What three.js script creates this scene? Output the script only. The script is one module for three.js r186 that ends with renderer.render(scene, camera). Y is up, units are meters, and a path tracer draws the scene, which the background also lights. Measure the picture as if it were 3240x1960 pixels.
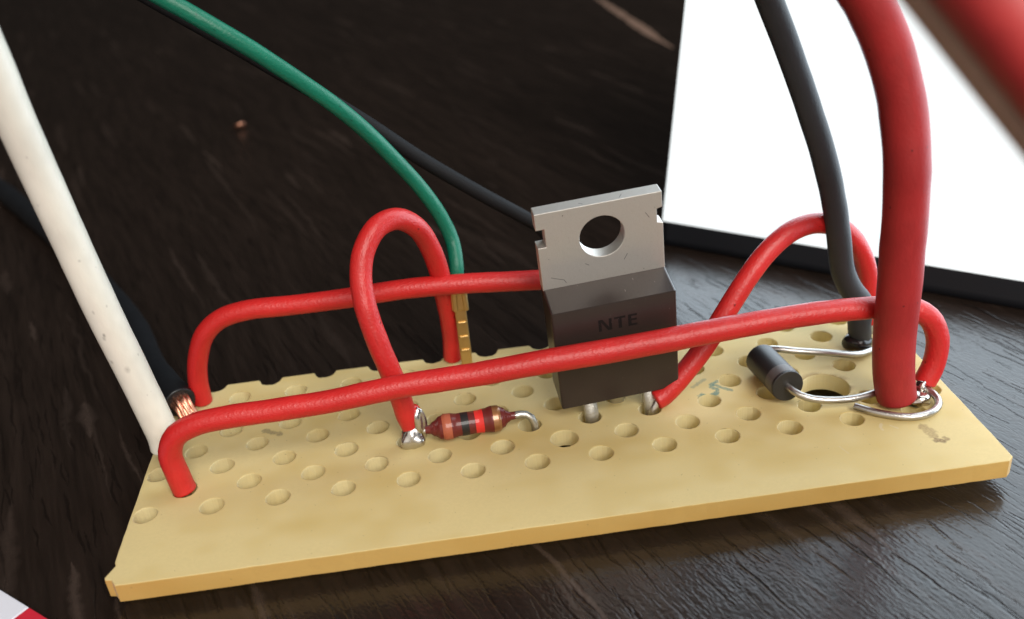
import * as THREE from 'three';
import { mergeGeometries, mergeVertices } from 'three/addons/utils/BufferGeometryUtils.js';
import { RoundedBoxGeometry } from 'three/addons/geometries/RoundedBoxGeometry.js';
import { RectAreaLightUniformsLib } from 'three/addons/lights/RectAreaLightUniformsLib.js';

// ---------------------------------------------------------------- camera, light, exposure
// All measures below are millimetres in the frame of the circuit board (x along its long side, y up from its
// top face, z towards the viewer); at() turns them into metres with the table top at y = 0.
const at = (x, y, z) => new THREE.Vector3((x - 32) * 0.001, (y + 2.6) * 0.001, (z + 6) * 0.001);
const TABLE = -2.6;
const scene = new THREE.Scene();
scene.background = new THREE.Color(0.012, 0.011, 0.01);
const camera = new THREE.PerspectiveCamera(35.63, 1024 / 619, 0.004, 20);
camera.matrixAutoUpdate = true;
{
  const right = new THREE.Vector3(0.99055, -0.0866, 0.10635), up = new THREE.Vector3(0.12666, 0.875, -0.46727), back = new THREE.Vector3(-0.05259, 0.47632, 0.8777);
  camera.quaternion.setFromRotationMatrix(new THREE.Matrix4().makeBasis(right, up, back));
  camera.position.copy(at(26.033, 46.629, 60.571));
}
camera.focus = 0.0765;
camera.userData.fStop = 34;
const renderer = new THREE.WebGLRenderer({ antialias: true });
renderer.setSize(1024, 619);
renderer.toneMapping = THREE.LinearToneMapping;
renderer.toneMappingExposure = 1;
renderer.shadowMap.enabled = true;
RectAreaLightUniformsLib.init();
function areaLight(name, color, intensity, w, h, pos, target) {
  const l = new THREE.RectAreaLight(color, intensity, w, h);
  l.name = name; l.position.copy(pos); scene.add(l); l.lookAt(target);
  return l;
}
const middle = at(32, 4, -6);
// daylight window behind and to the right, above the table
areaLight('window_light', new THREE.Color(0.85, 0.94, 1.0), 4.2, 0.7, 0.9, new THREE.Vector3(0.75, 0.95, -0.35), middle);
// second window on the viewer's side, to the right
areaLight('front_window_light', new THREE.Color(1.0, 0.96, 0.9), 12.5, 0.6, 0.7, new THREE.Vector3(0.3, 0.82, 0.86), middle);
// wall of the room on the viewer's side
areaLight('room_light', new THREE.Color(1.0, 0.9, 0.8), 0.95, 2.0, 1.6, new THREE.Vector3(-0.35, 0.75, 1.25), middle);

// ---------------------------------------------------------------- helpers
let seed = 1234567;
const rnd = () => { seed = (Math.imul(seed, 1664525) + 1013904223) >>> 0; return seed / 4294967296; };
const hash = (x, y, z = 0) => { let h = Math.imul(x, 374761393) ^ Math.imul(y, 668265263) ^ Math.imul(z, 2147483647 ^ 918273645); h = Math.imul(h ^ (h >>> 13), 1274126177); h ^= h >>> 16; return (h >>> 0) / 4294967296; };
const sm = (t) => t * t * (3 - 2 * t), mix = (a, b, t) => a + (b - a) * t, clamp = (v, a = 0, b = 1) => Math.min(b, Math.max(a, v));
function noise2(x, y, px = 1 << 20, py = 1 << 20, s = 0) {           // value noise, tiling after px, py cells
  const xi = Math.floor(x), yi = Math.floor(y), fx = sm(x - xi), fy = sm(y - yi);
  const m = (a, p) => ((a % p) + p) % p, x0 = m(xi, px), x1 = m(xi + 1, px), y0 = m(yi, py), y1 = m(yi + 1, py);
  return mix(mix(hash(x0, y0, s), hash(x1, y0, s), fx), mix(hash(x0, y1, s), hash(x1, y1, s), fx), fy);
}
function noise3(x, y, z, s = 0) {
  const zi = Math.floor(z), f = sm(z - zi);
  return mix(noise2(x, y, undefined, undefined, zi + 77 * s), noise2(x, y, undefined, undefined, zi + 1 + 77 * s), f) * 2 - 1;
}
const names = {};
const numbered = (n) => { names[n] = (names[n] ?? -1) + 1; return names[n] ? `${n}_${String(names[n]).padStart(3, '0')}` : n; };
function thing(name, label, category, base, group) {                 // a Group at the thing's base; parts are built in board millimetres
  const o = new THREE.Group();
  o.name = numbered(name); o.position.copy(at(...base)); o.userData = { label, category };
  if (group) o.userData.group = group;
  o.userData0 = base; scene.add(o);
  return o;
}
function part(owner, name, geometry, material, base = owner.userData0) {
  const g = geometry; g.translate(-base[0], -base[1], -base[2]); g.scale(0.001, 0.001, 0.001);
  const m = new THREE.Mesh(g, material);
  m.name = name; m.castShadow = m.receiveShadow = true; owner.add(m); m.userData0 = base;
  return m;
}
const V = (p) => new THREE.Vector3(...p);
// a round bar along a smooth line: radius r (number or function of 0..1), rounded or flat ends, uv in mm
function sweep(points, r, { seg = 0, sides = 20, round = 0.25, lump = 0, s = 1, tension = 0.5 } = {}) {
  const curve = new THREE.CatmullRomCurve3(points.map(V), false, 'centripetal', tension);
  const L = curve.getLength(), n = seg || Math.max(8, Math.ceil(L / 0.55));
  const rad = typeof r === 'function' ? r : () => r;
  const rings = [], P = curve.getSpacedPoints(n), T = P.map((_, i) => curve.getTangentAt(i / n));
  let N = new THREE.Vector3(0, 1, 0); if (Math.abs(T[0].y) > 0.9) N.set(0, 0, 1);
  N.sub(T[0].clone().multiplyScalar(N.dot(T[0]))).normalize();
  const frames = [];
  for (let i = 0; i <= n; i++) {
    N = N.clone().sub(T[i].clone().multiplyScalar(N.dot(T[i]))).normalize();
    frames.push([P[i], T[i], N, new THREE.Vector3().crossVectors(T[i], N)]);
  }
  const add = (f, radius, along, d) => rings.push({ f, radius, along, d });
  const r0 = rad(0), r1 = rad(1), e = round;
  for (const a of [0.0, 0.0001, 0.3, 0.6, 0.85]) add(frames[0], r0 * (a < 0.00005 ? 0.0001 : (1 - e) + e * Math.sin(a * Math.PI / 2)) * (a === 0.0001 ? 1 : 1), 0, -r0 * e * Math.cos(a * Math.PI / 2));
  for (let i = 0; i <= n; i++) add(frames[i], rad(i / n), L * i / n, 0);
  for (const a of [0.85, 0.6, 0.3, 0.0001, 0.0]) add(frames[n], r1 * (a < 0.00005 ? 0.0001 : (1 - e) + e * Math.sin(a * Math.PI / 2)), L, r1 * e * Math.cos(a * Math.PI / 2));
  const pos = [], uv = [], idx = [], w = sides + 1;
  for (const { f, radius, along, d } of rings) for (let j = 0; j <= sides; j++) {
    const a = (j % sides) / sides * Math.PI * 2, c = Math.cos(a), q = Math.sin(a);
    const dir = f[2].clone().multiplyScalar(c).addScaledVector(f[3], q), p = f[0].clone().addScaledVector(f[1], d);
    const k = lump ? 1 + lump * noise3((p.x + dir.x) * 0.8, (p.y + dir.y) * 0.8, (p.z + dir.z) * 0.8, s) : 1;
    p.addScaledVector(dir, radius * k);
    pos.push(p.x, p.y, p.z); uv.push(along + d, j / sides * 2 * Math.PI * r1);
  }
  for (let i = 0; i < rings.length - 1; i++) for (let j = 0; j < sides; j++) { const a = i * w + j, b = a + w; idx.push(a, a + 1, b, b, a + 1, b + 1); }
  const g = new THREE.BufferGeometry();
  g.setAttribute('position', new THREE.Float32BufferAttribute(pos, 3)); g.setAttribute('uv', new THREE.Float32BufferAttribute(uv, 2)); g.setIndex(idx);
  g.computeVertexNormals();
  const nn = g.attributes.normal;                                    // close the seam
  for (let i = 0; i < rings.length; i++) { const a = i * w, b = a + sides, x = nn.getX(a) + nn.getX(b), y = nn.getY(a) + nn.getY(b), z = nn.getZ(a) + nn.getZ(b), l = Math.hypot(x, y, z) || 1; nn.setXYZ(a, x / l, y / l, z / l); nn.setXYZ(b, x / l, y / l, z / l); }
  return g;
}
function blob(center, size, lump, freq, s, detail = 5) {             // an uneven drop of metal
  let g = new THREE.IcosahedronGeometry(1, detail); g.deleteAttribute('normal'); g.deleteAttribute('uv'); g = mergeVertices(g, 1e-5);
  const p = g.attributes.position;
  for (let i = 0; i < p.count; i++) {
    const x = p.getX(i), y = p.getY(i), z = p.getZ(i), k = 1 + lump * noise3(x * freq, y * freq, z * freq, s) + lump * 0.22 * noise3(x * freq * 2.7, y * freq * 2.7, z * freq * 2.7, s + 9);
    p.setXYZ(i, center[0] + x * k * size[0], center[1] + y * k * size[1], center[2] + z * k * size[2]);
  }
  g.setAttribute('uv', new THREE.Float32BufferAttribute(new Float32Array(p.count * 2), 2));
  g.computeVertexNormals();
  return g;
}
function dataTexture(w, h, fill, srgb, rep) {
  const d = new Uint8Array(w * h * 4);
  fill(d);
  const t = new THREE.DataTexture(d, w, h);
  t.magFilter = THREE.LinearFilter; t.minFilter = THREE.LinearMipmapLinearFilter; t.generateMipmaps = true;
  if (srgb) t.colorSpace = THREE.SRGBColorSpace;
  if (rep) t.wrapS = t.wrapT = THREE.RepeatWrapping;
  t.needsUpdate = true;
  return t;
}
const toSRGB = (c) => Math.round(255 * clamp(c <= 0.0031308 ? c * 12.92 : 1.055 * Math.pow(c, 1 / 2.4) - 0.055));
const std = (o) => new THREE.MeshStandardMaterial(o), phys = (o) => new THREE.MeshPhysicalMaterial(o);
const lin = (r, g, b) => new THREE.Color().setRGB(r, g, b);

// fine orange-peel relief of extruded plastic; 4 mm tile
const peel = dataTexture(256, 256, (d) => {
  for (let y = 0; y < 256; y++) for (let x = 0; x < 256; x++) {
    const u = x / 256, v = y / 256;
    const h = 0.5 * noise2(u * 22, v * 26, 22, 26, 3) + 0.32 * noise2(u * 52, v * 56, 52, 56, 4) + 0.18 * noise2(u * 120, v * 120, 120, 120, 5);
    const k = 4 * (y * 256 + x), q = Math.round(255 * h); d[k] = d[k + 1] = d[k + 2] = q; d[k + 3] = 255;
  }
}, false, true);
peel.repeat.set(1 / 4, 1 / 4);
// smudges, a darker and lighter skin on plastic; 12 mm tile
const smudge = (a, b, s) => { const dots = []; for (let i = 0; i < 14; i++) dots.push([rnd(), rnd(), 0.004 + 0.01 * rnd(), rnd() > 0.4 ? 0.45 : 1.25]);
  const t = dataTexture(256, 256, (d) => {
  for (let y = 0; y < 256; y++) for (let x = 0; x < 256; x++) {
    const u = x / 256, v = y / 256;
    let h = 0.55 * noise2(u * 7, v * 5, 7, 5, s) + 0.3 * noise2(u * 23, v * 17, 23, 17, s + 1) + 0.15 * noise2(u * 90, v * 90, 90, 90, s + 2), w = 1;
    for (const [p, o, r, f] of dots) if (Math.hypot(u - p, v - o) < r) w = f;
    const k = 4 * (y * 256 + x), q = toSRGB(w * mix(a, b, clamp((h - 0.25) * 2))); d[k] = d[k + 1] = d[k + 2] = q; d[k + 3] = 255;
  }
}, true, true); t.repeat.set(1 / 12, 1 / 9); return t; };
const pvc = (c, rough = 0.42, bump = 3.2e-5, s = 11, spec = 1) => phys({ color: c, specularIntensity: spec, roughness: rough, bumpMap: peel, bumpScale: bump, map: smudge(0.86, 1.0, s), ior: 1.5 });
const M = {
  red: pvc(lin(0.52, 0.016, 0.015)),
  redThick: pvc(lin(0.33, 0.02, 0.02), 0.5, 1.4e-5, 14, 0.6),
  redFar: pvc(lin(0.52, 0.04, 0.04), 0.5, 1.2e-5, 15),
  brown: pvc(lin(0.55, 0.37, 0.27), 0.5, 1.2e-5, 16),
  green: pvc(lin(0.002, 0.135, 0.078), 0.42, 2.6e-5, 17, 0.7),
  black: pvc(lin(0.005, 0.005, 0.006), 0.7, 1.2e-5, 18, 0.45),
  cable: pvc(lin(0.009, 0.010, 0.012), 0.42, 1.0e-5, 19),
  grey: pvc(lin(0.036, 0.039, 0.043), 0.55, 1.2e-5, 20, 0.8),
  tin: std({ color: lin(0.62, 0.6, 0.57), metalness: 1, roughness: 0.3, bumpMap: peel, bumpScale: 1.0e-5 }),
  dullTin: std({ color: lin(0.5, 0.49, 0.45), metalness: 1, roughness: 0.42, bumpMap: peel, bumpScale: 2.5e-5 }),
  lead: std({ color: lin(0.5, 0.48, 0.45), metalness: 1, roughness: 0.34, bumpMap: peel, bumpScale: 1.5e-5 }),
  solder: std({ color: lin(0.56, 0.545, 0.52), metalness: 1, roughness: 0.27 }),
  copper: std({ color: lin(0.72, 0.35, 0.23), metalness: 1, roughness: 0.36 }),
  gold: std({ color: lin(0.62, 0.42, 0.17), metalness: 1, roughness: 0.42, bumpMap: peel, bumpScale: 0.8e-5 }),
};
M.white = phys({ color: lin(0.74, 0.72, 0.65), roughness: 0.42, bumpMap: peel, bumpScale: 0.8e-5, map: (() => {   // with small specks of dirt
  const specks = []; for (let i = 0; i < 44; i++) specks.push([rnd(), rnd(), 0.003 + 0.012 * rnd() * rnd(), 0.25 + 0.5 * rnd()]);
  const t = dataTexture(512, 256, (d) => {
    for (let y = 0; y < 256; y++) for (let x = 0; x < 512; x++) {
      const u = x / 512, v = y / 256;
      let h = 0.9 + 0.1 * clamp((0.6 * noise2(u * 9, v * 5, 9, 5, 41) + 0.4 * noise2(u * 40, v * 20, 40, 20, 42) - 0.2) * 1.8);
      for (const [a, b, r, k] of specks) { const q = Math.hypot(u - a, (v - b) * 0.4) + 0.003 * noise2(u * 200, v * 80, 200, 80, 6); if (q < r) h *= 1 - k * (1 - q / r); }
      const k = 4 * (y * 512 + x); d[k] = d[k + 1] = toSRGB(h); d[k + 2] = toSRGB(h * 0.98); d[k + 3] = 255;
    }
  }, true, true); t.repeat.set(1 / 30, 1 / 8); return t;
})() });

// ---------------------------------------------------------------- the table
{
  const TILE = 110, S = 2048, H = new Float32Array(S * S), D = new Float32Array(S * S), Wm = new Float32Array(S * S);
  for (let y = 0; y < S; y++) for (let x = 0; x < S; x++) {
    const u = x / S, v = y / S, warp = 6 * noise2(u * 5, v * 9, 5, 9, 71);
    const k = y * S + x;
    const a = noise2(u * 36, v * 460 + warp, 36, 460, 72), b = noise2(u * 90, v * 900 + warp, 90, 900, 73), c = noise2(u * 10, v * 120 + warp, 10, 120, 74), e = noise2(u * 420, v * 820, 420, 820, 75);
    H[k] = 0.28 * a + 0.24 * b + 0.16 * c + 0.42 * e;
    D[k] = 0.55 * c + 0.45 * a;
  }
  const stamp = (cx, cy, len, wid, depth, arr, drift) => {           // a slit along the grain
    const n = Math.ceil(len); let yy = cy;
    for (let i = 0; i < n; i++) {
      const t = i / n, ww = wid * Math.sin(Math.PI * Math.pow(t, 0.8)) * (0.55 + 0.9 * noise2(i * 0.09, cy, undefined, undefined, 5));
      yy += drift + (noise2(i * 0.05, cy + 50, undefined, undefined, 6) - 0.5) * 0.5;
      const x = ((Math.round(cx + i) % S) + S) % S;
      for (let j = -Math.ceil(ww) - 1; j <= Math.ceil(ww) + 1; j++) {
        const y = ((Math.round(yy + j) % S) + S) % S, f = clamp(1.2 - Math.abs(yy + j - Math.round(yy) - (yy - Math.round(yy))) / Math.max(ww, 0.6));
        if (f > 0) arr(y * S + x, f * depth);
      }
    }
  };
  for (let i = 0; i < 1300; i++) stamp(rnd() * S, rnd() * S, 40 + 130 * rnd() * rnd() + 20, 1.0 + 3.2 * rnd() * rnd(), 1.0, (k, f) => { H[k] -= f; D[k] -= f; }, (rnd() - 0.5) * 0.05);
  for (let i = 0; i < 2600; i++) stamp(rnd() * S, rnd() * S, 14 + 40 * rnd(), 0.7, 0.5, (k, f) => { H[k] -= f; }, (rnd() - 0.5) * 0.05);
  for (let i = 0; i < 70; i++) { const wd = 4 + 13 * rnd(), dp = 0.14 + 0.42 * rnd() * rnd(); stamp(rnd() * S, rnd() * S, 60 + 420 * rnd(), wd, dp, (k, f) => { Wm[k] = Math.max(Wm[k], f * (0.4 + 0.6 * hash(k & 2047, k >> 11))); }, (rnd() - 0.5) * 0.08); }   // rubbed, dusty grain
  const map = dataTexture(S, S, (d) => { for (let k = 0; k < S * S; k++) {
    const t = clamp(D[k]), w = Wm[k];
    d[4 * k] = toSRGB(mix(mix(0.009, 0.022, t), 0.10, w)); d[4 * k + 1] = toSRGB(mix(mix(0.006, 0.0145, t), 0.070, w)); d[4 * k + 2] = toSRGB(mix(mix(0.0046, 0.0112, t), 0.057, w)); d[4 * k + 3] = 255;
  } }, true, true);
  const bump = dataTexture(S, S, (d) => { for (let k = 0; k < S * S; k++) { d[4 * k] = d[4 * k + 1] = d[4 * k + 2] = Math.round(255 * clamp(H[k] * 0.5 + 0.5)); d[4 * k + 3] = 255; } }, false, true);
  const wood = phys({ map, bumpMap: bump, bumpScale: 7e-5, roughness: 0.25, ior: 1.5 });
  const dir = Math.PI * 80 / 180, gx = Math.cos(dir), gz = Math.sin(dir);
  const X0 = -420, X1 = 480, Z0 = -700, Z1 = 330, th = 24;
  const g = new RoundedBoxGeometry(X1 - X0, th, Z1 - Z0, 3, 2);
  g.translate((X0 + X1) / 2, TABLE - th / 2, (Z0 + Z1) / 2);
  const p = g.attributes.position, uv = g.attributes.uv;
  for (let i = 0; i < p.count; i++) { const x = p.getX(i), z = p.getZ(i); uv.setXY(i, (x * gx + z * gz) / TILE + 0.37, (-x * gz + z * gx - (z < -20 ? 0.0005 * (z + 20) * (z + 20) : 0)) / TILE + 0.13); }
  const t = new THREE.Group(); t.name = 'table'; t.position.copy(at(30, TABLE, -180)); t.userData = { kind: 'structure', label: 'dark stained wooden table top with open grain under everything', category: 'table' };
  t.userData0 = [30, TABLE, -180]; scene.add(t);
  part(t, 'table_top', g, wood);
  // the bare-wood gouge behind, left of the bright panel
  const line = [[69.8, -196], [70.6, -186.5], [71.4, -176], [72.6, -162], [73.3, -152], [73.9, -143], [75.2, -131]], wid = [0.15, 0.5, 0.9, 1.0, 1.25, 0.9, 0.12];
  const pos = [], idx = []; let prev = -1;
  const cv = new THREE.CatmullRomCurve3(line.map((q) => new THREE.Vector3(q[0], 0, q[1])));
  for (let i = 0; i <= 60; i++) {
    const s = i / 60, q = cv.getPoint(s), w0 = wid[Math.min(6, Math.floor(s * 6))], w1 = wid[Math.min(6, Math.floor(s * 6) + 1)], w = mix(w0, w1, s * 6 - Math.floor(s * 6));
    pos.push(q.x - w * (0.7 + 0.6 * noise2(i * 0.7, 1)), TABLE + 0.02, q.z, q.x, TABLE + 0.09, q.z, q.x + w * (0.7 + 0.6 * noise2(i * 0.7, 9)), TABLE + 0.02, q.z);
    if (i) { const a = (i - 1) * 3, b = i * 3; idx.push(a, b, a + 1, b, b + 1, a + 1, a + 1, b + 1, a + 2, b + 1, b + 2, a + 2); }
  }
  const sg = new THREE.BufferGeometry(); sg.setAttribute('position', new THREE.Float32BufferAttribute(pos, 3)); sg.setIndex(idx); sg.computeVertexNormals();
  sg.setAttribute('uv', new THREE.Float32BufferAttribute(new Float32Array(pos.length / 3 * 2), 2));
  part(t, 'bare_wood_scratch', sg, std({ color: lin(0.17, 0.10, 0.068), roughness: 0.85, side: THREE.DoubleSide }));
}

// ---------------------------------------------------------------- the bright display behind
{
  const o = [50.7, 0.4, -41.5], v = new THREE.Vector3(0.77, 0, 0.638).normalize(), w = new THREE.Vector3(0.17, 0.97, -0.2);
  w.addScaledVector(v, -w.dot(v)).normalize();
  const n = new THREE.Vector3().crossVectors(v, w), m = new THREE.Matrix4().makeBasis(v, w, n).setPosition(V(o));
  const W = 150, Hh = 66, bz = 3.09, side = 0.35;
  const t = thing('display_screen', 'bright white glowing screen with a dark lower edge leaning behind the grey wire', 'screen', [o[0], TABLE, o[2]]);
  const body = new RoundedBoxGeometry(W + 2 * side, Hh + 2 * bz, 6, 3, 1.2); body.translate(W / 2, Hh / 2, -3.2); body.applyMatrix4(m);
  part(t, 'bezel', body, phys({ color: lin(0.007, 0.008, 0.011), roughness: 0.6, specularIntensity: 0.5 }));
  const face = new THREE.PlaneGeometry(W, Hh); face.translate(W / 2, Hh / 2, -0.08); face.applyMatrix4(m);
  part(t, 'screen_panel', face, std({ color: 0x000000, emissive: lin(0.96, 1.0, 1.0), emissiveIntensity: 1.05, roughness: 0.4 }));
  const c = new THREE.Vector3(W / 2, Hh / 2, 0.4).applyMatrix4(m), e = c.clone().add(n.clone().multiplyScalar(50));
  areaLight('screen_light', new THREE.Color(0.70, 0.86, 1.0), 3.2, W * 0.001, Hh * 0.001, at(c.x, c.y, c.z), at(e.x, e.y, e.z));
}

// ---------------------------------------------------------------- the circuit board
const HOLE = 0.95;
const inPlace = [];
for (let j = 0; j <= 6; j++) for (let i = 0; i <= 25; i++) if ((i + j) % 2 === 0 && !(i === 22 && j === 2)) inPlace.push([i * 2.54, -j * 2.54]);
{
  const s = new THREE.Shape(), q = (x, z) => s.lineTo(x, -z);
  s.moveTo(-0.45, -7.45);
  for (let x = 0; x < 64; x += 0.8) q(x + 0.3, 7.48 + 0.05 * (noise2(x * 1.7, 3) - 0.5));
  q(64.6, 7.5); q(65.1, 7.05);
  for (let z = 6; z > -17; z -= 1) q(65.12 + 0.06 * (noise2(z * 1.3, 8) - 0.5), z);
  q(65.1, -17.8);
  for (let i = 25; i >= 1; i -= 2) {                                  // the row of holes the saw cut through
    const x = i * 2.54, r = HOLE + 0.08 * (hash(i, 4) - 0.5), c = -17.78;
    if (x + r < 65) q(x + r + 0.12, -17.86 + 0.1 * (hash(i, 6) - 0.5));
    for (let a = 0; a <= 12; a++) { const f = Math.PI * (0.04 + 0.92 * a / 12); q(x + r * Math.cos(f), c + r * Math.sin(f) * (0.92 + 0.1 * hash(i, a))); }
    q(x - r - 0.12, -17.86 + 0.1 * (hash(i, 7) - 0.5));
  }
  q(-1.2, -17.8);
  for (let z = -17; z < 4.6; z += 0.8) q(-1.2 + 0.05 * (noise2(z * 1.9, 5) - 0.5) + Math.max(0, z + 6) * 0.012, z);
  q(-1.05, 5.0); q(-0.9, 5.35); q(-1.05, 5.7); q(-1.4, 6.5); q(-1.3, 6.75); q(-0.85, 6.85); q(-0.6, 7.2);
  const hole = (x, z, r, n, rag) => { const h = new THREE.Path(); for (let a = 0; a < n; a++) { const f = -a / n * Math.PI * 2, k = r * (1 + rag * (hash(Math.round(x * 7), a, Math.round(z * 5)) - 0.5)); (a ? h.lineTo : h.moveTo).call(h, x + k * Math.cos(f), -z + k * Math.sin(f)); } h.closePath(); s.holes.push(h); };
  for (const [x, z] of inPlace) hole(x, z, (Math.abs(x - 33.02) < 0.1 && z > -3 && z < -2 ? 1.16 : 1) * HOLE * (0.97 + 0.06 * hash(Math.round(x), Math.round(z))), 28, 0.035);
  hole(55.6, -4.75, 2.0, 44, 0.012);
  const th = 1.6, bev = 0.09;
  const g = new THREE.ExtrudeGeometry(s, { depth: th - 2 * bev, bevelEnabled: true, bevelThickness: bev, bevelSize: bev, bevelOffset: -bev, bevelSegments: 3, steps: 1 });
  g.rotateX(-Math.PI / 2); g.translate(0, -th + bev, 0);
  const p = g.attributes.position, nrm = g.attributes.normal, uv = g.attributes.uv, col = new Float32Array(p.count * 3);
  for (let i = 0; i < p.count; i++) {
    const x = p.getX(i), y = p.getY(i), z = p.getZ(i);
    uv.setXY(i, (x + 2) / 68, (z + 18.5) / 26.5);
    let c = [1, 1, 1];
    if (Math.abs(nrm.getY(i)) < 0.5) {                               // punched walls are paler raw fibre, sawn edges a deeper resin tan
      const outer = x < -0.97 || (x < -0.4 && z > 4) || x > 64.8 || z > 7.2;
      c = outer ? [0.92, 0.73, 0.45] : [1.12, 1.2, 1.4];
      uv.setXY(i, clamp((x + z * 0.7 + 20 + 0.6 * y) / 92), 0.93 + 0.03 * y);
    }
    col.set(c, 3 * i);
  }
  g.setAttribute('color', new THREE.BufferAttribute(col, 3));
  const TW = 2048, TH = 800;
  const strokes = [                                                   // teal pen marks: a faint bar and a figure with a tail
    { c: [0.06, 0.17, 0.16], w: 0.2, k: 0.5, pts: [[44.9, -7.3], [45.5, -7.8], [46.2, -8.3]] },
    { c: [0.02, 0.2, 0.2], w: 0.22, k: 0.8, pts: [[45.35, -6.1], [45.9, -5.7], [46.6, -6.0], [46.85, -6.55], [46.45, -6.95], [46.6, -7.4], [47.2, -7.75]] },
    { c: [0.02, 0.2, 0.2], w: 0.19, k: 0.75, pts: [[46.75, -7.3], [47.3, -6.7], [47.9, -6.15]] },
    { c: [0.03, 0.22, 0.22], w: 0.35, k: 0.45, pts: [[45.3, -5.9], [45.9, -5.45], [46.4, -5.75]] },
    { c: [0.06, 0.055, 0.045], w: 0.3, k: 0.55, pts: [[8.0, -9.35], [8.7, -9.0], [9.4, -8.6]] },
    { c: [0.16, 0.065, 0.02], w: 0.42, k: 0.5, pts: [[60.6, 2.3], [60.9, 3.0], [60.8, 3.5]] },
    { c: [0.10, 0.03, 0.008], w: 0.3, k: 0.75, pts: [[60.75, 4.05], [61.15, 4.2]] },
    { c: [0.13, 0.05, 0.012], w: 0.22, k: 0.6, pts: [[61.5, 3.9], [61.6, 4.15]] },
    { c: [0.8, 0.7, 0.52], w: 0.12, k: 0.6, pts: [[57.5, 1.9], [57.55, 1.45], [57.7, 1.2]] },
    { c: [0.8, 0.7, 0.52], w: 0.08, k: 0.5, pts: [[58.3, 1.5], [58.7, 1.95]] },
    { c: [0.75, 0.65, 0.45], w: 0.07, k: 0.4, pts: [[53.5, 3.2], [53.8, 4.2]] },
  ];
  const segDist = (x, z, a, b) => { const dx = b[0] - a[0], dz = b[1] - a[1], t = clamp(((x - a[0]) * dx + (z - a[1]) * dz) / (dx * dx + dz * dz)); return Math.hypot(x - a[0] - t * dx, z - a[1] - t * dz); };
  const map = dataTexture(TW, TH, (d) => {
    for (let y = 0; y < TH; y++) for (let x = 0; x < TW; x++) {
      const mx = x / TW * 68 - 2, mz = y / TH * 26.5 - 18.5;
      const a = noise2(mx * 0.16, mz * 0.3, undefined, undefined, 31), b = noise2(mx * 0.55, mz * 0.8, undefined, undefined, 32), f = noise2(mx * 6, mz * 9, undefined, undefined, 33), e = hash(x, y, 5);
      const st = clamp((0.55 * a + 0.33 * b + 0.12 * f - 0.36) * 2.1);
      let c = [mix(0.80, 0.71, st), mix(0.66, 0.545, st), mix(0.32, 0.21, st)];
      const n = 0.965 + 0.05 * f + 0.03 * (e - 0.5);
      c = c.map((q) => q * n);
      if (hash(x >> 1, y >> 1, 8) > 0.9995) c = c.map((q) => q * 0.62);
      // grime at the rims of single holes
      const i = Math.round(mx / 2.54), j = Math.round(-mz / 2.54);
      if ((i + j) % 2 === 0 && j >= 0 && j < 7 && i >= 0 && i <= 25) {
        const r = Math.hypot(mx - i * 2.54, mz + j * 2.54), gk = hash(i, j, 21), an = Math.atan2(mz + j * 2.54, mx - i * 2.54);
        const k = clamp(1 - Math.abs(r - 0.98) / 0.09) * clamp((noise2(an * 2 + 9 * gk, gk * 40, undefined, undefined, 2) - 0.45) * 3) * (gk > 0.4 ? 0.55 : 0.15);
        c = [mix(c[0], 0.13, k), mix(c[1], 0.08, k), mix(c[2], 0.03, k)];
      }
      { const r = Math.hypot(mx - 55.6, mz + 4.75), k = clamp(1 - (r - 1.9) / 0.75) * clamp(noise2(mx * 1.3, mz * 1.9, undefined, undefined, 61) * 1.6 + 0.5 * noise2(mx * 9, mz * 9, undefined, undefined, 62) - 0.6) * 0.8; c = [mix(c[0], 0.25, k), mix(c[1], 0.13, k), mix(c[2], 0.035, k)]; }
      for (const s of strokes) {
        let q = 9; for (let m = 0; m < s.pts.length - 1; m++) q = Math.min(q, segDist(mx, mz, s.pts[m], s.pts[m + 1]));
        if (q < s.w * 1.6) { const k = s.k * clamp((s.w * (0.75 + 0.7 * noise2(mx * 5, mz * 5, undefined, undefined, 12)) - q) / (s.w * 0.45)) * (0.55 + 0.45 * noise2(mx * 12, mz * 12, undefined, undefined, 14)); c = c.map((v0, m) => mix(v0, s.c[m], clamp(k))); }
      }
      const k = 4 * (y * TW + x); d[k] = toSRGB(c[0]); d[k + 1] = toSRGB(c[1]); d[k + 2] = toSRGB(c[2]); d[k + 3] = 255;
    }
  }, true, false);
  const board = thing('circuit_board', 'tan perforated circuit board with staggered holes and one sawn scalloped edge', 'circuit board', [32, -1.6, -5]);
  const fr4 = phys({ map, vertexColors: true, roughness: 0.8, transmission: 0.38, thickness: 0, ior: 1.45 });
  part(board, 'perforated_board', g, fr4);
}

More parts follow.
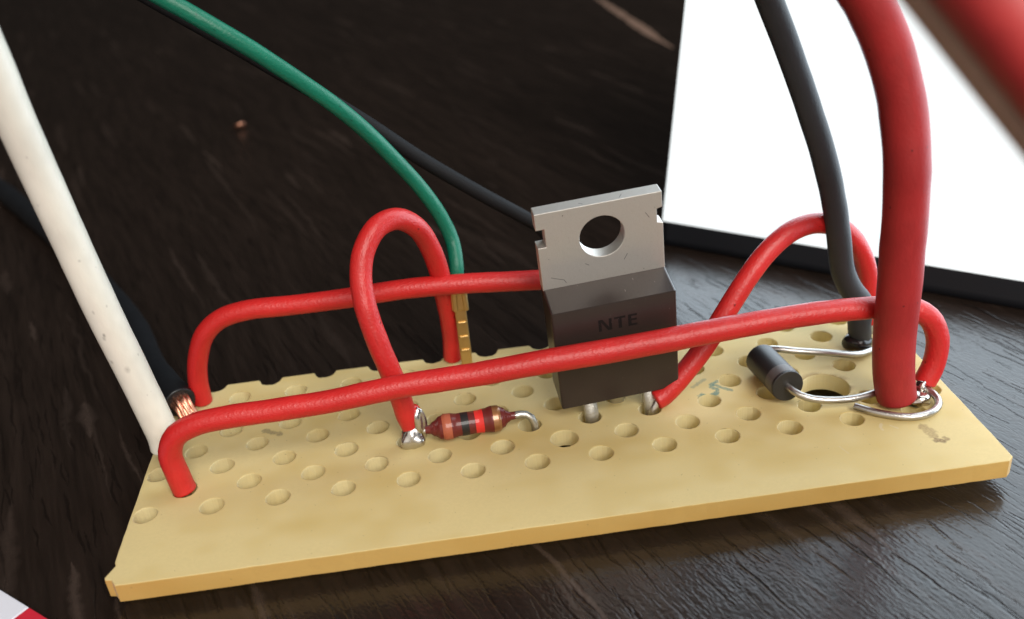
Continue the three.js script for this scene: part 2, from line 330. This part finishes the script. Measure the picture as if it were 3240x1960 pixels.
// ---------------------------------------------------------------- wires
function bare(owner, name, pts, r, m, o = {}) { return part(owner, name, sweep(pts, r, { sides: 12, round: 0.3, ...o }), m); }
const R = 0.875;
{
  const t = thing('red_wire', 'long red jumper wire bowed low across the front of the transistor', 'wire', [2.49, 0, -2.54]);
  part(t, 'insulation', sweep([[2.56, 0.05, -2.5], [2.49, 0.35, -2.54], [2.35, 1.86, -2.54], [2.28, 3.5, -2.54], [3.05, 5.1, -2.5], [4.84, 5.98, -2.5], [7.59, 6.27, -2.5], [10.92, 6.32, -2.5], [15.07, 6.46, -2.5], [18.62, 6.72, -2.6], [21.86, 6.91, -2.7], [26.71, 7.03, -2.7], [31.6, 7.35, -2.7], [38.15, 7.58, -2.8], [44.8, 7.9, -3.0], [51.58, 8.07, -3.4], [57.07, 7.92, -3.6], [61.14, 7.53, -3.5], [62.99, 6.55, -3.2], [63.84, 4.59, -2.9], [63.64, 2.4, -2.6], [62.95, 1.0, -2.35]], (s) => (0.9 + 0.07 * Math.exp(-Math.pow((s - 0.55) / 0.22, 2))) * (s < 0.03 ? 1.03 : 1), { lump: 0.03, s: 1, sides: 28 }), M.red);
  bare(t, 'bare_end', [[2.56, 0.1, -2.5], [2.56, -2.0, -2.52]], 0.42, M.dullTin);
  bare(t, 'bare_end', [[62.95, 1.1, -2.35], [62.6, 0.3, -2.1], [62.3, -0.2, -1.8]], 0.4, M.tin);
}
{
  const t = thing('red_wire', 'red jumper wire running behind the loop to the back of the transistor', 'wire', [1.8, 0, -15.2]);
  part(t, 'insulation', sweep([[1.79, 0.25, -15.2], [1.86, 2.23, -15.2], [2.5, 4.82, -15.1], [3.63, 7.04, -15.0], [5.29, 8.34, -15.0], [7.57, 8.89, -14.9], [11.54, 8.95, -14.7], [16.61, 9.12, -14.4], [21.69, 9.44, -14.1], [26.71, 9.31, -13.9], [31.01, 9.05, -13.7], [34.24, 8.82, -13.5], [36.71, 8.21, -13.2], [37.75, 6.28, -13.0], [37.95, 3.42, -12.8], [38.05, 0.3, -12.75]], R, { lump: 0.025, s: 2, sides: 28 }), M.red);
  bare(t, 'bare_end', [[1.79, 0.4, -15.2], [1.4, -1.9, -15.2]], 0.4, M.dullTin);
  bare(t, 'bare_end', [[38.05, 0.4, -12.75], [38.1, -2.0, -12.7]], 0.4, M.dullTin);
}
{
  const t = thing('red_wire', 'tall red wire loop rising from the solder joint beside the resistor', 'wire', [20.7, 0, -4.9]);
  part(t, 'insulation', sweep([[20.62, 1.1, -4.55], [20.66, 1.9, -4.75], [20.5, 3.4, -4.8], [20.3, 4.9, -4.8], [19.86, 7.15, -4.9], [19.22, 9.86, -5.3], [18.78, 12.32, -6.0], [18.7, 14.36, -7.0], [19.18, 16.14, -8.0], [20.31, 17.4, -9.2], [21.78, 17.47, -10.5], [23.16, 16.07, -12.0], [24.09, 13.45, -13.5], [24.61, 10.09, -14.8], [24.84, 6.14, -16.0], [24.89, 2.65, -16.8], [24.73, 0.3, -17.1]], (s) => R * (s < 0.045 ? 0.42 + 0.6 * Math.sqrt(s / 0.045) : 1), { lump: 0.03, s: 3, sides: 28, seg: 110 }), M.red);
  part(t, 'melted_end', blob([21.25, 2.55, -4.95], [0.62, 0.95, 0.62], 0.1, 1.6, 4), phys({ color: lin(0.55, 0.016, 0.014), roughness: 0.16, ior: 1.5 }));
  bare(t, 'bare_end', [[24.73, 0.5, -17.1], [24.9, -1.9, -16.9]], 0.4, M.dullTin);
}
{
  const t = thing('red_wire', 'red wire arched from beneath the transistor over to the grey wire', 'wire', [41.2, 0, -5.2]);
  part(t, 'insulation', sweep([[41.3, 0.75, -5.2], [41.9, 0.95, -5.35], [43.54, 2.3, -5.8], [45.52, 4.1, -6.6], [47.72, 6.7, -7.6], [49.91, 9.27, -8.6], [52.12, 11.18, -9.6], [54.41, 12.17, -10.5], [56.79, 12.12, -11.3], [59.15, 11.01, -12.0], [61.06, 8.83, -12.6], [62.21, 6.34, -13.0], [62.76, 3.43, -13.2], [63.13, 0.73, -13.3]], R, { lump: 0.025, s: 4, sides: 28 }), M.red);
  bare(t, 'bare_end', [[41.5, 0.8, -5.25], [40.9, -0.3, -5.05], [40.75, -1.9, -5.0]], 0.42, M.tin);
  bare(t, 'bare_end', [[63.13, 1.0, -13.3], [63.3, -1.9, -12.8]], 0.4, M.dullTin);
}
{
  const t = thing('red_wire', 'thick red lead standing upright at the right end of the board', 'wire', [60.1, 0.4, -1.3]);
  part(t, 'insulation', sweep([[60.05, 0.75, -1.2], [59.85, 1.7, -1.3], [59.66, 2.9, -1.36], [59.5, 5.78, -1.61], [59.42, 9.52, -1.6], [59.29, 13.75, -1.63], [59.23, 17.08, -1.73], [58.99, 20.3, -1.78], [58.73, 23.26, -2.26], [58.16, 26.17, -2.74], [57.22, 29.04, -3.21], [55.93, 31.61, -3.54], [54.37, 34.14, -3.87], [51.8, 38.5, -4.2], [49.5, 43, -3.6], [48.2, 48, -1.5], [47, 56, 3]], (s) => 1.63 * (1 - 0.04 * Math.exp(-s * 30)), { lump: 0.02, s: 5, sides: 36 }), M.redThick);
  bare(t, 'bare_end', [[60.1, 1.2, -1.2], [60.9, 0.5, -1.0], [61.7, 0.15, -0.9]], 0.6, M.tin);
}
{
  const t = thing('grey_wire', 'dark grey wire curving up in front of the bright screen', 'wire', [61, 0, -10.3]);
  part(t, 'insulation', sweep([[61.0, 0.55, -10.3], [60.75, 1.6, -10.05], [60.55, 2.6, -9.9], [60.74, 4.3, -10.08], [59.67, 5.99, -10.27], [58.81, 7.89, -10.33], [58.28, 10.71, -10.29], [57.67, 14.11, -10.47], [56.55, 18.07, -10.4], [55.11, 22.18, -10.44], [53.45, 26.56, -10.63], [51.55, 31.3, -11.04], [50.11, 34.37, -11.09], [48, 40, -11.5], [46.5, 48, -13], [46, 56, -16]], 1.0, { lump: 0.02, s: 6, sides: 28 }), M.grey);
  part(t, 'melted_end', blob([60.55, 0.75, -10.0], [1.45, 0.85, 1.15], 0.22, 1.5, 12), phys({ color: lin(0.014, 0.012, 0.012), roughness: 0.25 }));
  bare(t, 'bare_end', [[61.0, 0.9, -10.2], [61.0, -1.9, -10.2]], 0.42, M.dullTin);
}
{
  const t = thing('black_wire', 'thin black wire running from behind the transistor along the green wire', 'wire', [38.2, -0.6, -17.2]);
  part(t, 'insulation', sweep([[38.2, 0.2, -17.25], [38.0, 2.5, -17.6], [37.2, 6.5, -18.6], [35.35, 9.25, -19.6], [34.2, 10.94, -20.2], [32.6, 12.15, -20.5], [28.87, 15.09, -20.12], [23.83, 19.08, -20.32], [20.65, 21.99, -20.26], [17.56, 24.61, -20.27], [14.01, 27.53, -19.79], [10.66, 30.4, -19.27], [7.2, 33.25, -18.75], [3.94, 35.97, -18.14], [-4, 42, -17], [-14, 49, -15]], 0.64, { lump: 0.02, s: 7 }), M.black);
  bare(t, 'bare_end', [[38.2, 0.4, -17.2], [38.15, -1.9, -17.1]], 0.35, M.dullTin);
}
{
  const t = thing('green_wire', 'green wire with a gold crimp pin pushed into the rear of the board', 'wire', [25.9, 0, -15.3]);
  part(t, 'insulation', sweep([[25.97, 8.9, -15.4], [26.13, 10.26, -15.7], [26.04, 12.06, -17.06], [25.23, 14.62, -17.35], [23.89, 17.38, -17.11], [22.05, 20.54, -16.2], [20.17, 23.59, -15.01], [18.08, 26.39, -13.8], [15.89, 28.75, -12.94], [13.41, 31.26, -12.17], [10.96, 33.38, -11.76], [8.35, 35.38, -11.86], [5.8, 37.15, -11.83], [-1, 41, -11.5], [-10, 45, -11]], 0.64, { lump: 0.015, s: 8 }), M.green);
  // the crimped contact: an open wing section round the wire, then a narrower square pin with pressed ridges
  const top = new RoundedBoxGeometry(1.5, 2.9, 1.15, 3, 0.25); top.translate(26.0, 7.6, -15.35);
  const wing = [-1, 1].map((d) => { const w = new RoundedBoxGeometry(0.42, 2.6, 0.4, 2, 0.15); w.rotateZ(d * 0.05); w.translate(26.05 + d * 0.42, 7.55, -14.75); return w; });
  part(t, 'crimp_barrel', mergeGeometries([top, ...wing]), M.gold);
  const pin = new RoundedBoxGeometry(1.02, 8.2, 0.85, 3, 0.16); pin.translate(25.98, 2.3, -15.35);
  part(t, 'pin', pin, M.gold);
  for (const y of [2.1, 3.5, 4.95]) { const r = new RoundedBoxGeometry(0.78, 0.3, 0.22, 2, 0.09); r.translate(25.98, y, -14.9); part(t, 'ridge', r, M.gold); }
}
{
  const t = thing('white_wire', 'stiff white wire slanting up and out of view from the left end of the board', 'wire', [0.05, 0, -5.1]);
  part(t, 'insulation', sweep([[0.6, 1.5, -6.8], [0.6, 2.4, -6.9], [0.46, 4.18, -6.79], [-0.15, 9.52, -6.65], [-0.64, 15.28, -6.05], [-1.13, 21.02, -5.77], [-1.37, 26.09, -5.12], [-1.38, 30.63, -4.16], [-1.32, 35.28, -3.27], [-1.3, 42, -1.5], [-2, 52, 2]], 1.28, { lump: 0.012, s: 9, sides: 32 }), M.white);
  bare(t, 'bare_end', [[0.62, 1.4, -6.9], [0.7, 0.4, -6.2], [0.7, -1.5, -5.4]], 0.5, M.dullTin);
}
{
  const t = thing('black_cable', 'thick black cable with frayed copper strands beside the white wire', 'cable', [0.29, 0.2, -13.73]);
  part(t, 'insulation', sweep([[0.29, 1.3, -13.73], [-1.6, 1.6, -16.68], [-4.17, 0.9, -21.76], [-8.13, -0.4, -31.63], [-11.3, -1.0, -38.27], [-15.04, -1.0, -44.68], [-21.78, -1.0, -56.47], [-31.17, -1.0, -70.97], [-46.73, -1.0, -93.05], [-75, -1.0, -125], [-120, -1.0, -165]], 1.42, { lump: 0.03, s: 10, sides: 28, round: 0.12 }), M.cable);
  const end = new THREE.Vector3(0.29, 1.3, -13.73);
  for (let i = 0; i < 19; i++) {
    const a = i * 2.4, r = 0.1 + 0.8 * Math.sqrt((i + 0.5) / 19), px = Math.cos(a) * r, py = Math.sin(a) * r, jx = rnd() - 0.5, jz = rnd() - 0.5;
    const s0 = [end.x - 0.25 + px * 0.83, end.y + py, end.z - 0.4 - px * 0.55], m1 = [end.x + 0.5 + px * 0.72 + 0.2 * jx, Math.max(0.25, end.y - 0.1 + py * 0.9), end.z + 0.7 - px * 0.5], e1 = [end.x + 1.0 + px * 0.75 + 0.5 * jx, Math.max(0.18, 0.35 + 0.4 * py + 0.3 * jz), end.z + 1.35 - px * 0.45 + 0.3 * jz];
    bare(t, 'copper_strand', [s0, m1, e1], 0.2, M.copper, { sides: 8, seg: 10 });
  }
}
{
  const t = thing('brown_wire', 'blurred brown wire close to the lens in the upper right corner', 'wire', [46.2, 36, 26.5]);
  part(t, 'insulation', sweep([[38, 48, 20], [43.43, 40.01, 24.19], [44.66, 38.27, 25.21], [46.2, 36.04, 26.51], [47.74, 33.83, 27.8], [49.23, 31.68, 29.06], [55, 24, 34], [64, 16, 40]], 0.66, { s: 11 }), M.brown);
}
{
  const t = thing('red_cable', 'blurred thick red cable close to the lens in the upper right corner', 'cable', [46.8, 37.6, 28]);
  part(t, 'insulation', sweep([[38.5, 49.5, 21.5], [44.17, 41.32, 25.8], [45.33, 39.67, 26.76], [46.79, 37.57, 27.99], [48.24, 35.48, 29.21], [49.65, 33.45, 30.4], [55.5, 25.5, 35.3], [64.5, 17.5, 41.3]], 1.6, { s: 12, sides: 32 }), M.redFar);
}

// ---------------------------------------------------------------- the transistor
{
  const base = [38.194, 2.023, -4.732];
  const t = thing('power_transistor', 'black power transistor with a silver metal tab and three legs', 'transistor', base);
  t.rotation.set(0.09, 0.048, 0.053, 'YXZ');
  const own = [0, 0, 0], P = (name, g, m) => part(t, name, g, m, own);
  // body: a rounded slab whose top slopes back to the tab
  const H = 9.15, W = 9.95;
  const prof = new THREE.Shape();                                     // x = depth behind the front face, y = height
  prof.moveTo(0.1, -0.42); prof.lineTo(4.0, -0.42); prof.lineTo(4.0, H + 0.45); prof.lineTo(2.86, H + 0.45); prof.lineTo(0.02, H); prof.lineTo(0, H - 0.1); prof.closePath();
  const bv = 0.17;
  let body = new THREE.ExtrudeGeometry(prof, { depth: W - 2 * bv, bevelEnabled: true, bevelThickness: bv, bevelSize: bv, bevelOffset: -bv, bevelSegments: 3 });
  body.rotateY(Math.PI / 2); body.translate(-W / 2 + bv, 0, 0);
  { const p = body.attributes.position, uv = body.attributes.uv; for (let i = 0; i < p.count; i++) uv.setXY(i, p.getX(i) / W + 0.5, p.getY(i) / 10); }
  const cw = 1024, c = document.createElement('canvas'); c.width = c.height = cw;
  const x = c.getContext('2d'), px = (mm) => (mm / W + 0.5) * cw, py = (mm) => (1 - mm / 10) * cw;
  x.fillStyle = '#302724'; x.fillRect(0, 0, cw, cw);
  for (let i = 0; i < 26000; i++) {                                   // fine moulded grain
    const a = rnd() * cw, b = rnd() * cw, q = rnd();
    x.fillStyle = q > 0.5 ? 'rgba(70,58,52,0.28)' : 'rgba(14,12,12,0.3)'; x.fillRect(a, b, 1 + 2 * rnd(), 1 + 2 * rnd());
  }
  x.save(); x.translate(px(-1.5), py(H - 2.5)); x.scale(1.16, 1); x.font = 'bold 158px sans-serif'; x.fillStyle = 'rgba(6,5,5,0.97)'; x.fillText('NTE', 0, 0); x.restore();
  for (let i = 0; i < 260; i++) { x.fillStyle = 'rgba(48,39,35,0.8)'; x.fillRect(px(-1.6 + 4.1 * rnd()), py(H - 1.2 - 1.4 * rnd()), 2 + 4 * rnd(), 1 + 3 * rnd()); }
  for (let i = 0; i < 40; i++) { x.fillStyle = 'rgba(190,185,180,0.55)'; x.beginPath(); x.arc(rnd() * cw, rnd() * cw, 1 + 2.2 * rnd() * rnd(), 0, 7); x.fill(); }
  const skin = new THREE.CanvasTexture(c); skin.colorSpace = THREE.SRGBColorSpace;
  const rc = document.createElement('canvas'); rc.width = rc.height = cw;                  // the print is duller than the moulded plastic
  const rx = rc.getContext('2d'); rx.fillStyle = 'rgb(0,150,0)'; rx.fillRect(0, 0, cw, cw); rx.translate(px(-1.5), py(H - 2.5)); rx.scale(1.16, 1); rx.font = 'bold 158px sans-serif'; rx.fillStyle = 'rgb(0,255,0)'; rx.fillText('NTE', 0, 0);
  P('package', body, phys({ map: skin, roughness: 0.6, roughnessMap: new THREE.CanvasTexture(rc), ior: 1.45, bumpMap: peel, bumpScale: 8e-6 }));
  // tab: plate with a hole and two notched sides
  const y0 = H + 0.3, y1 = H + 0.383 + 6.832, w2 = 4.96, tab = new THREE.Shape();
  tab.moveTo(-w2, y0); tab.lineTo(w2, y0); tab.lineTo(w2, y1 - 2.75); tab.lineTo(w2 - 0.45, y1 - 2.6); tab.lineTo(w2 - 0.45, y1 - 1.45); tab.lineTo(w2, y1 - 1.35); tab.lineTo(w2, y1 - 0.05); tab.lineTo(w2 - 0.05, y1);
  tab.lineTo(-w2 + 0.05, y1); tab.lineTo(-w2, y1 - 0.05); tab.lineTo(-w2, y1 - 1.4); tab.lineTo(-w2 + 0.66, y1 - 1.4); tab.lineTo(-w2 + 0.66, y1 - 2.95); tab.lineTo(-w2, y1 - 2.95); tab.closePath();
  const h = new THREE.Path(); h.absarc(0.12, y1 - 2.92, 1.78, 0, Math.PI * 2, true); tab.holes.push(h);
  const plate = new THREE.ExtrudeGeometry(tab, { depth: 1.29 - 0.1, bevelEnabled: true, bevelThickness: 0.05, bevelSize: 0.05, bevelOffset: -0.05, bevelSegments: 2, curveSegments: 40 });
  plate.translate(0, 0, -2.878 - 1.29 + 0.05);
  const brush = dataTexture(512, 512, (d) => { for (let yy = 0; yy < 512; yy++) for (let xx = 0; xx < 512; xx++) {
    const u = xx / 512, v = yy / 512; let q = 0.45 * noise2(u * 8, v * 10, 8, 10, 51) + 0.3 * noise2(u * 60, v * 40, 60, 40, 52) + 0.25 * noise2(u * 256, v * 200, 256, 200, 53);
    const k = 4 * (yy * 512 + xx); d[k] = d[k + 1] = d[k + 2] = Math.round(255 * q); d[k + 3] = 255; } }, false, true);
  brush.repeat.set(1 / 11, 1 / 11);
  const sc = document.createElement('canvas'); sc.width = sc.height = 1024;
  const sx = sc.getContext('2d'), U = (mm) => ((((mm / 11) % 1) + 1) % 1) * 1024, Vv = (mm) => (1 - ((((mm / 11) % 1) + 1) % 1)) * 1024;
  sx.fillStyle = '#fbf8f4'; sx.fillRect(0, 0, 1024, 1024);
  for (let i = 0; i < 9000; i++) { sx.fillStyle = rnd() > 0.5 ? 'rgba(160,140,120,0.12)' : 'rgba(255,255,255,0.3)'; sx.fillRect(rnd() * 1024, rnd() * 1024, 2 + 5 * rnd(), 1 + 2 * rnd()); }
  sx.strokeStyle = 'rgba(60,56,54,0.55)'; sx.lineWidth = 4;
  for (const q of [[[-4.2, 10.6], [-3.6, 10.35], [-3.2, 10.2], [-3.05, 9.9]], [[2.0, 11.5], [1.7, 11.0]], [[-1.4, 11.3], [-1.1, 11.1]], [[3.6, 14.8], [3.9, 14.3]]]) { sx.beginPath(); q.forEach(([a, b], n) => (n ? sx.lineTo(U(a), Vv(b)) : sx.moveTo(U(a), Vv(b)))); sx.stroke(); }
  sx.fillStyle = 'rgba(70,64,60,0.6)'; for (let i = 0; i < 30; i++) { sx.beginPath(); sx.arc(rnd() * 1024, rnd() * 1024, 1 + 4 * rnd() * rnd(), 0, 7); sx.fill(); }
  const scratched = new THREE.CanvasTexture(sc); scratched.colorSpace = THREE.SRGBColorSpace; scratched.wrapS = scratched.wrapT = THREE.RepeatWrapping; scratched.repeat.set(1 / 11, 1 / 11);
  P('metal_tab', plate, std({ color: lin(0.72, 0.71, 0.69), metalness: 1, roughness: 0.6, map: scratched, bumpMap: brush, bumpScale: 1.2e-5 }));
  for (const [k, q] of [[-2.54, 0], [0, -2.0], [2.54, 0]]) {
    const pts = q ? [[k, 0.4, -2.5], [k, -0.4, -2.6], [k, -2.2, -2.9], [k, -4.0, -2.9]] : [[k, 0.4, -2.3], [k, -0.5, -1.6], [k, -1.6, -0.6], [k, -2.4, -0.2], [k, -4.0, -0.15]];
    const g = sweep(pts, 0.46, { sides: 16, round: 0.2, lump: 0.05, s: 30 + k });
    g.translate(-k, 0, 0); g.scale(1.32, 1, 0.62); g.translate(k, 0, 0);
    P('leg', g, M.dullTin);
  }
}

// ---------------------------------------------------------------- resistor
{
  const A = [21.9, 1.25, -4.45], B = [29.6, 1.25, -4.9];
  const t = thing('resistor', 'small dark red resistor with orange, black, red and gold bands', 'resistor', [25.6, 0, -4.7]);
  const L = V(A).distanceTo(V(B)), dir = V(B).sub(V(A)).normalize();
  const prof = (s) => { const mm = s * L, k = [[0, 0.3], [0.35, 0.36], [0.75, 0.62], [1.25, 0.95], [1.7, 1.08], [2.1, 1.06], [2.7, 0.95], [4.4, 0.93], [5.0, 1.0], [5.5, 1.1], [6.0, 1.08], [6.5, 0.82], [6.8, 0.5], [7.1, 0.34], [L, 0.3]]; let i = 0; while (i < k.length - 2 && mm > k[i + 1][0]) i++; return mix(k[i][1], k[i + 1][1], sm(clamp((mm - k[i][0]) / (k[i + 1][0] - k[i][0])))); };
  const turn = (s0, s1, off, n) => { const pts = []; for (let i = 0; i <= n; i++) { const s = mix(s0, s1, i / n); pts.push(new THREE.Vector2(prof(s) + off, s * L)); } const g = new THREE.LatheGeometry(pts, 48); g.applyQuaternion(new THREE.Quaternion().setFromUnitVectors(new THREE.Vector3(0, 1, 0), dir)); g.translate(...A); return g; };
  const lacquer = (c) => phys({ color: c, roughness: 0.55, specularIntensity: 0.5, clearcoat: 0.35, clearcoatRoughness: 0.05, bumpMap: peel, bumpScale: 4e-6 });
  part(t, 'resistor_body', turn(0, 1, 0, 90), lacquer(lin(0.12, 0.014, 0.011)));
  const f = (q) => 0.045 + q * 0.93;
  for (const [n, a, b, c] of [['orange_band', 0.15, 0.255, lin(0.36, 0.09, 0.045)], ['black_band', 0.365, 0.45, lin(0.014, 0.012, 0.012)], ['red_band', 0.525, 0.62, lin(0.62, 0.025, 0.02)]]) part(t, n, turn(f(a), f(b), 0.012, 14), lacquer(c));
  part(t, 'gold_band', turn(f(0.73), f(0.82), 0.012, 12), phys({ color: lin(0.3, 0.13, 0.045), metalness: 0.45, roughness: 0.4, clearcoat: 0.8, clearcoatRoughness: 0.15 }));
  bare(t, 'lead', [[29.3, 1.25, -4.88], [30.0, 1.22, -4.93], [30.55, 1.0, -4.85], [30.85, 0.4, -4.7], [30.9, -0.4, -4.65], [30.9, -2, -4.65]], 0.32, M.dullTin);
  bare(t, 'lead', [[22.1, 1.25, -4.46], [21.4, 1.2, -4.5], [20.8, 0.9, -4.6]], 0.3, M.tin);
}
{
  const t = thing('solder_joint', 'shiny solder joint between the red loop and the resistor', 'solder joint', [20.5, 0, -4.9]);
  const a = blob([20.8, 0.6, -4.45], [1.05, 1.15, 0.95], 0.24, 1.35, 2, 6), b = blob([21.5, 1.8, -4.7], [0.58, 1.5, 0.62], 0.24, 1.5, 3, 6);
  part(t, 'solder', mergeGeometries([a, b]), M.solder);
}
// ---------------------------------------------------------------- diode
{
  const near = V([51.7, 1.7, -3.14]), far = V([51.19, 1.38, -8.3]), dir = far.clone().sub(near), L = dir.length(); dir.normalize();
  const t = thing('diode', 'black cylindrical diode with a grey end band and bent silver leads', 'diode', [51.5, 0.2, -5.7]);
  const lathe = (pts) => { const g = new THREE.LatheGeometry(pts.map((q) => new THREE.Vector2(...q)), 56); g.applyQuaternion(new THREE.Quaternion().setFromUnitVectors(new THREE.Vector3(0, 1, 0), dir)); g.translate(near.x, near.y, near.z); return g; };
  const r = 1.36, b = 0.09, prof = [[0.001, 0]]; for (let i = 0; i <= 5; i++) { const a = i / 5 * Math.PI / 2; prof.push([r - b + b * Math.sin(a), b - b * Math.cos(a)]); }
  for (let i = 1; i < 12; i++) prof.push([r, b + (L - 2 * b) * i / 12]);
  for (let i = 5; i >= 0; i--) { const a = i / 5 * Math.PI / 2; prof.push([r - b + b * Math.sin(a), L - b + b * Math.cos(a)]); } prof.push([0.001, L]);
  part(t, 'diode_body', lathe(prof.slice().reverse()).scale(1, 1, 1), phys({ color: lin(0.016, 0.0145, 0.0145), roughness: 0.42, bumpMap: peel, bumpScale: 1.2e-5, side: THREE.DoubleSide }));
  part(t, 'grey_band', lathe([[r + 0.008, 1.35], [r + 0.012, 1.3], [r + 0.012, 0.3], [r + 0.008, 0.25]]), phys({ color: lin(0.085, 0.075, 0.072), roughness: 0.45, side: THREE.DoubleSide }));
  bare(t, 'lead', [[51.66, 1.66, -3.5], [51.71, 1.7, -3.05], [51.9, 1.64, -2.6], [52.3, 1.46, -2.15], [53.16, 1.2, -1.75], [54.94, 0.95, -1.47], [56.8, 0.85, -1.5], [58.65, 0.8, -1.95], [60.4, 0.75, -2.5], [61.9, 0.72, -2.45], [62.85, 0.65, -1.5], [63.09, 0.5, -0.35], [62.51, 0.42, 0.68], [61.32, 0.36, 1.25], [59.9, 0.34, 1.2], [58.4, 0.36, 0.52], [57.29, 0.4, -0.27], [56.5, 0.45, -1.0]], 0.3, M.lead, { sides: 16, round: 0.1 });
  bare(t, 'lead', [[51.2, 1.4, -8.0], [51.3, 1.5, -8.75], [51.7, 1.8, -8.95], [52.57, 2.0, -8.5], [54.3, 1.8, -8.06], [56.84, 1.4, -7.78], [58.89, 0.9, -7.85], [60.11, 0.6, -8.15], [61.32, 0.3, -8.86], [62.22, -0.5, -9.99], [62.4, -1.9, -10.2]], 0.3, M.lead, { sides: 16 });
}
{
  const t = thing('solder_joint', 'dark lumpy solder joint inside the hooked lead at the right end of the board', 'solder joint', [61.6, 0, -0.9]);
  part(t, 'solder', mergeGeometries([blob([61.75, 0.35, -1.0], [1.05, 0.6, 0.85], 0.24, 1.5, 21, 6), blob([62.35, 0.75, -1.75], [0.5, 0.7, 0.5], 0.24, 1.6, 23, 6)]), std({ color: lin(0.5, 0.46, 0.42), metalness: 1, roughness: 0.2 }));
}
// ---------------------------------------------------------------- small things on the table
{
  const t = thing('card', 'white and red card corner at the lower left edge of the picture', 'card', [-12, TABLE, 8]);
  const u = new THREE.Vector3(-5.99 + 10.65, 0, 7 - 3.22).normalize(), n = new THREE.Vector3(-u.z, 0, u.x), m = new THREE.Matrix4().makeBasis(u, new THREE.Vector3(0, 1, 0), n).setPosition(-10.65 + 0.2 * n.x, TABLE + 0.3, 3.22 + 0.2 * n.z);
  const a = new RoundedBoxGeometry(23, 0.5, 34, 2, 0.12); a.translate(4.3 - 11.5, 0, 17); a.applyMatrix4(m);
  part(t, 'white_part', a, std({ color: lin(0.62, 0.62, 0.68), roughness: 0.7 }));
  const b = new RoundedBoxGeometry(22, 0.5, 34, 2, 0.12); b.translate(4.31 + 11, 0, 17); b.applyMatrix4(m);
  part(t, 'red_part', b, std({ color: lin(0.5, 0.012, 0.03), roughness: 0.6 }));
}
{
  const t = thing('copper_scrap', 'tiny curl of bare copper wire lying alone on the dark table', 'wire scrap', [-8.57, TABLE, -109.6]);
  bare(t, 'strand', [[-9.6, TABLE + 0.3, -110.2], [-8.9, TABLE + 0.9, -109.2], [-8.1, TABLE + 0.9, -109.6], [-7.9, TABLE + 0.4, -110.4], [-8.7, TABLE + 0.3, -110.6]], 0.3, M.copper);
}
renderer.render(scene, camera);
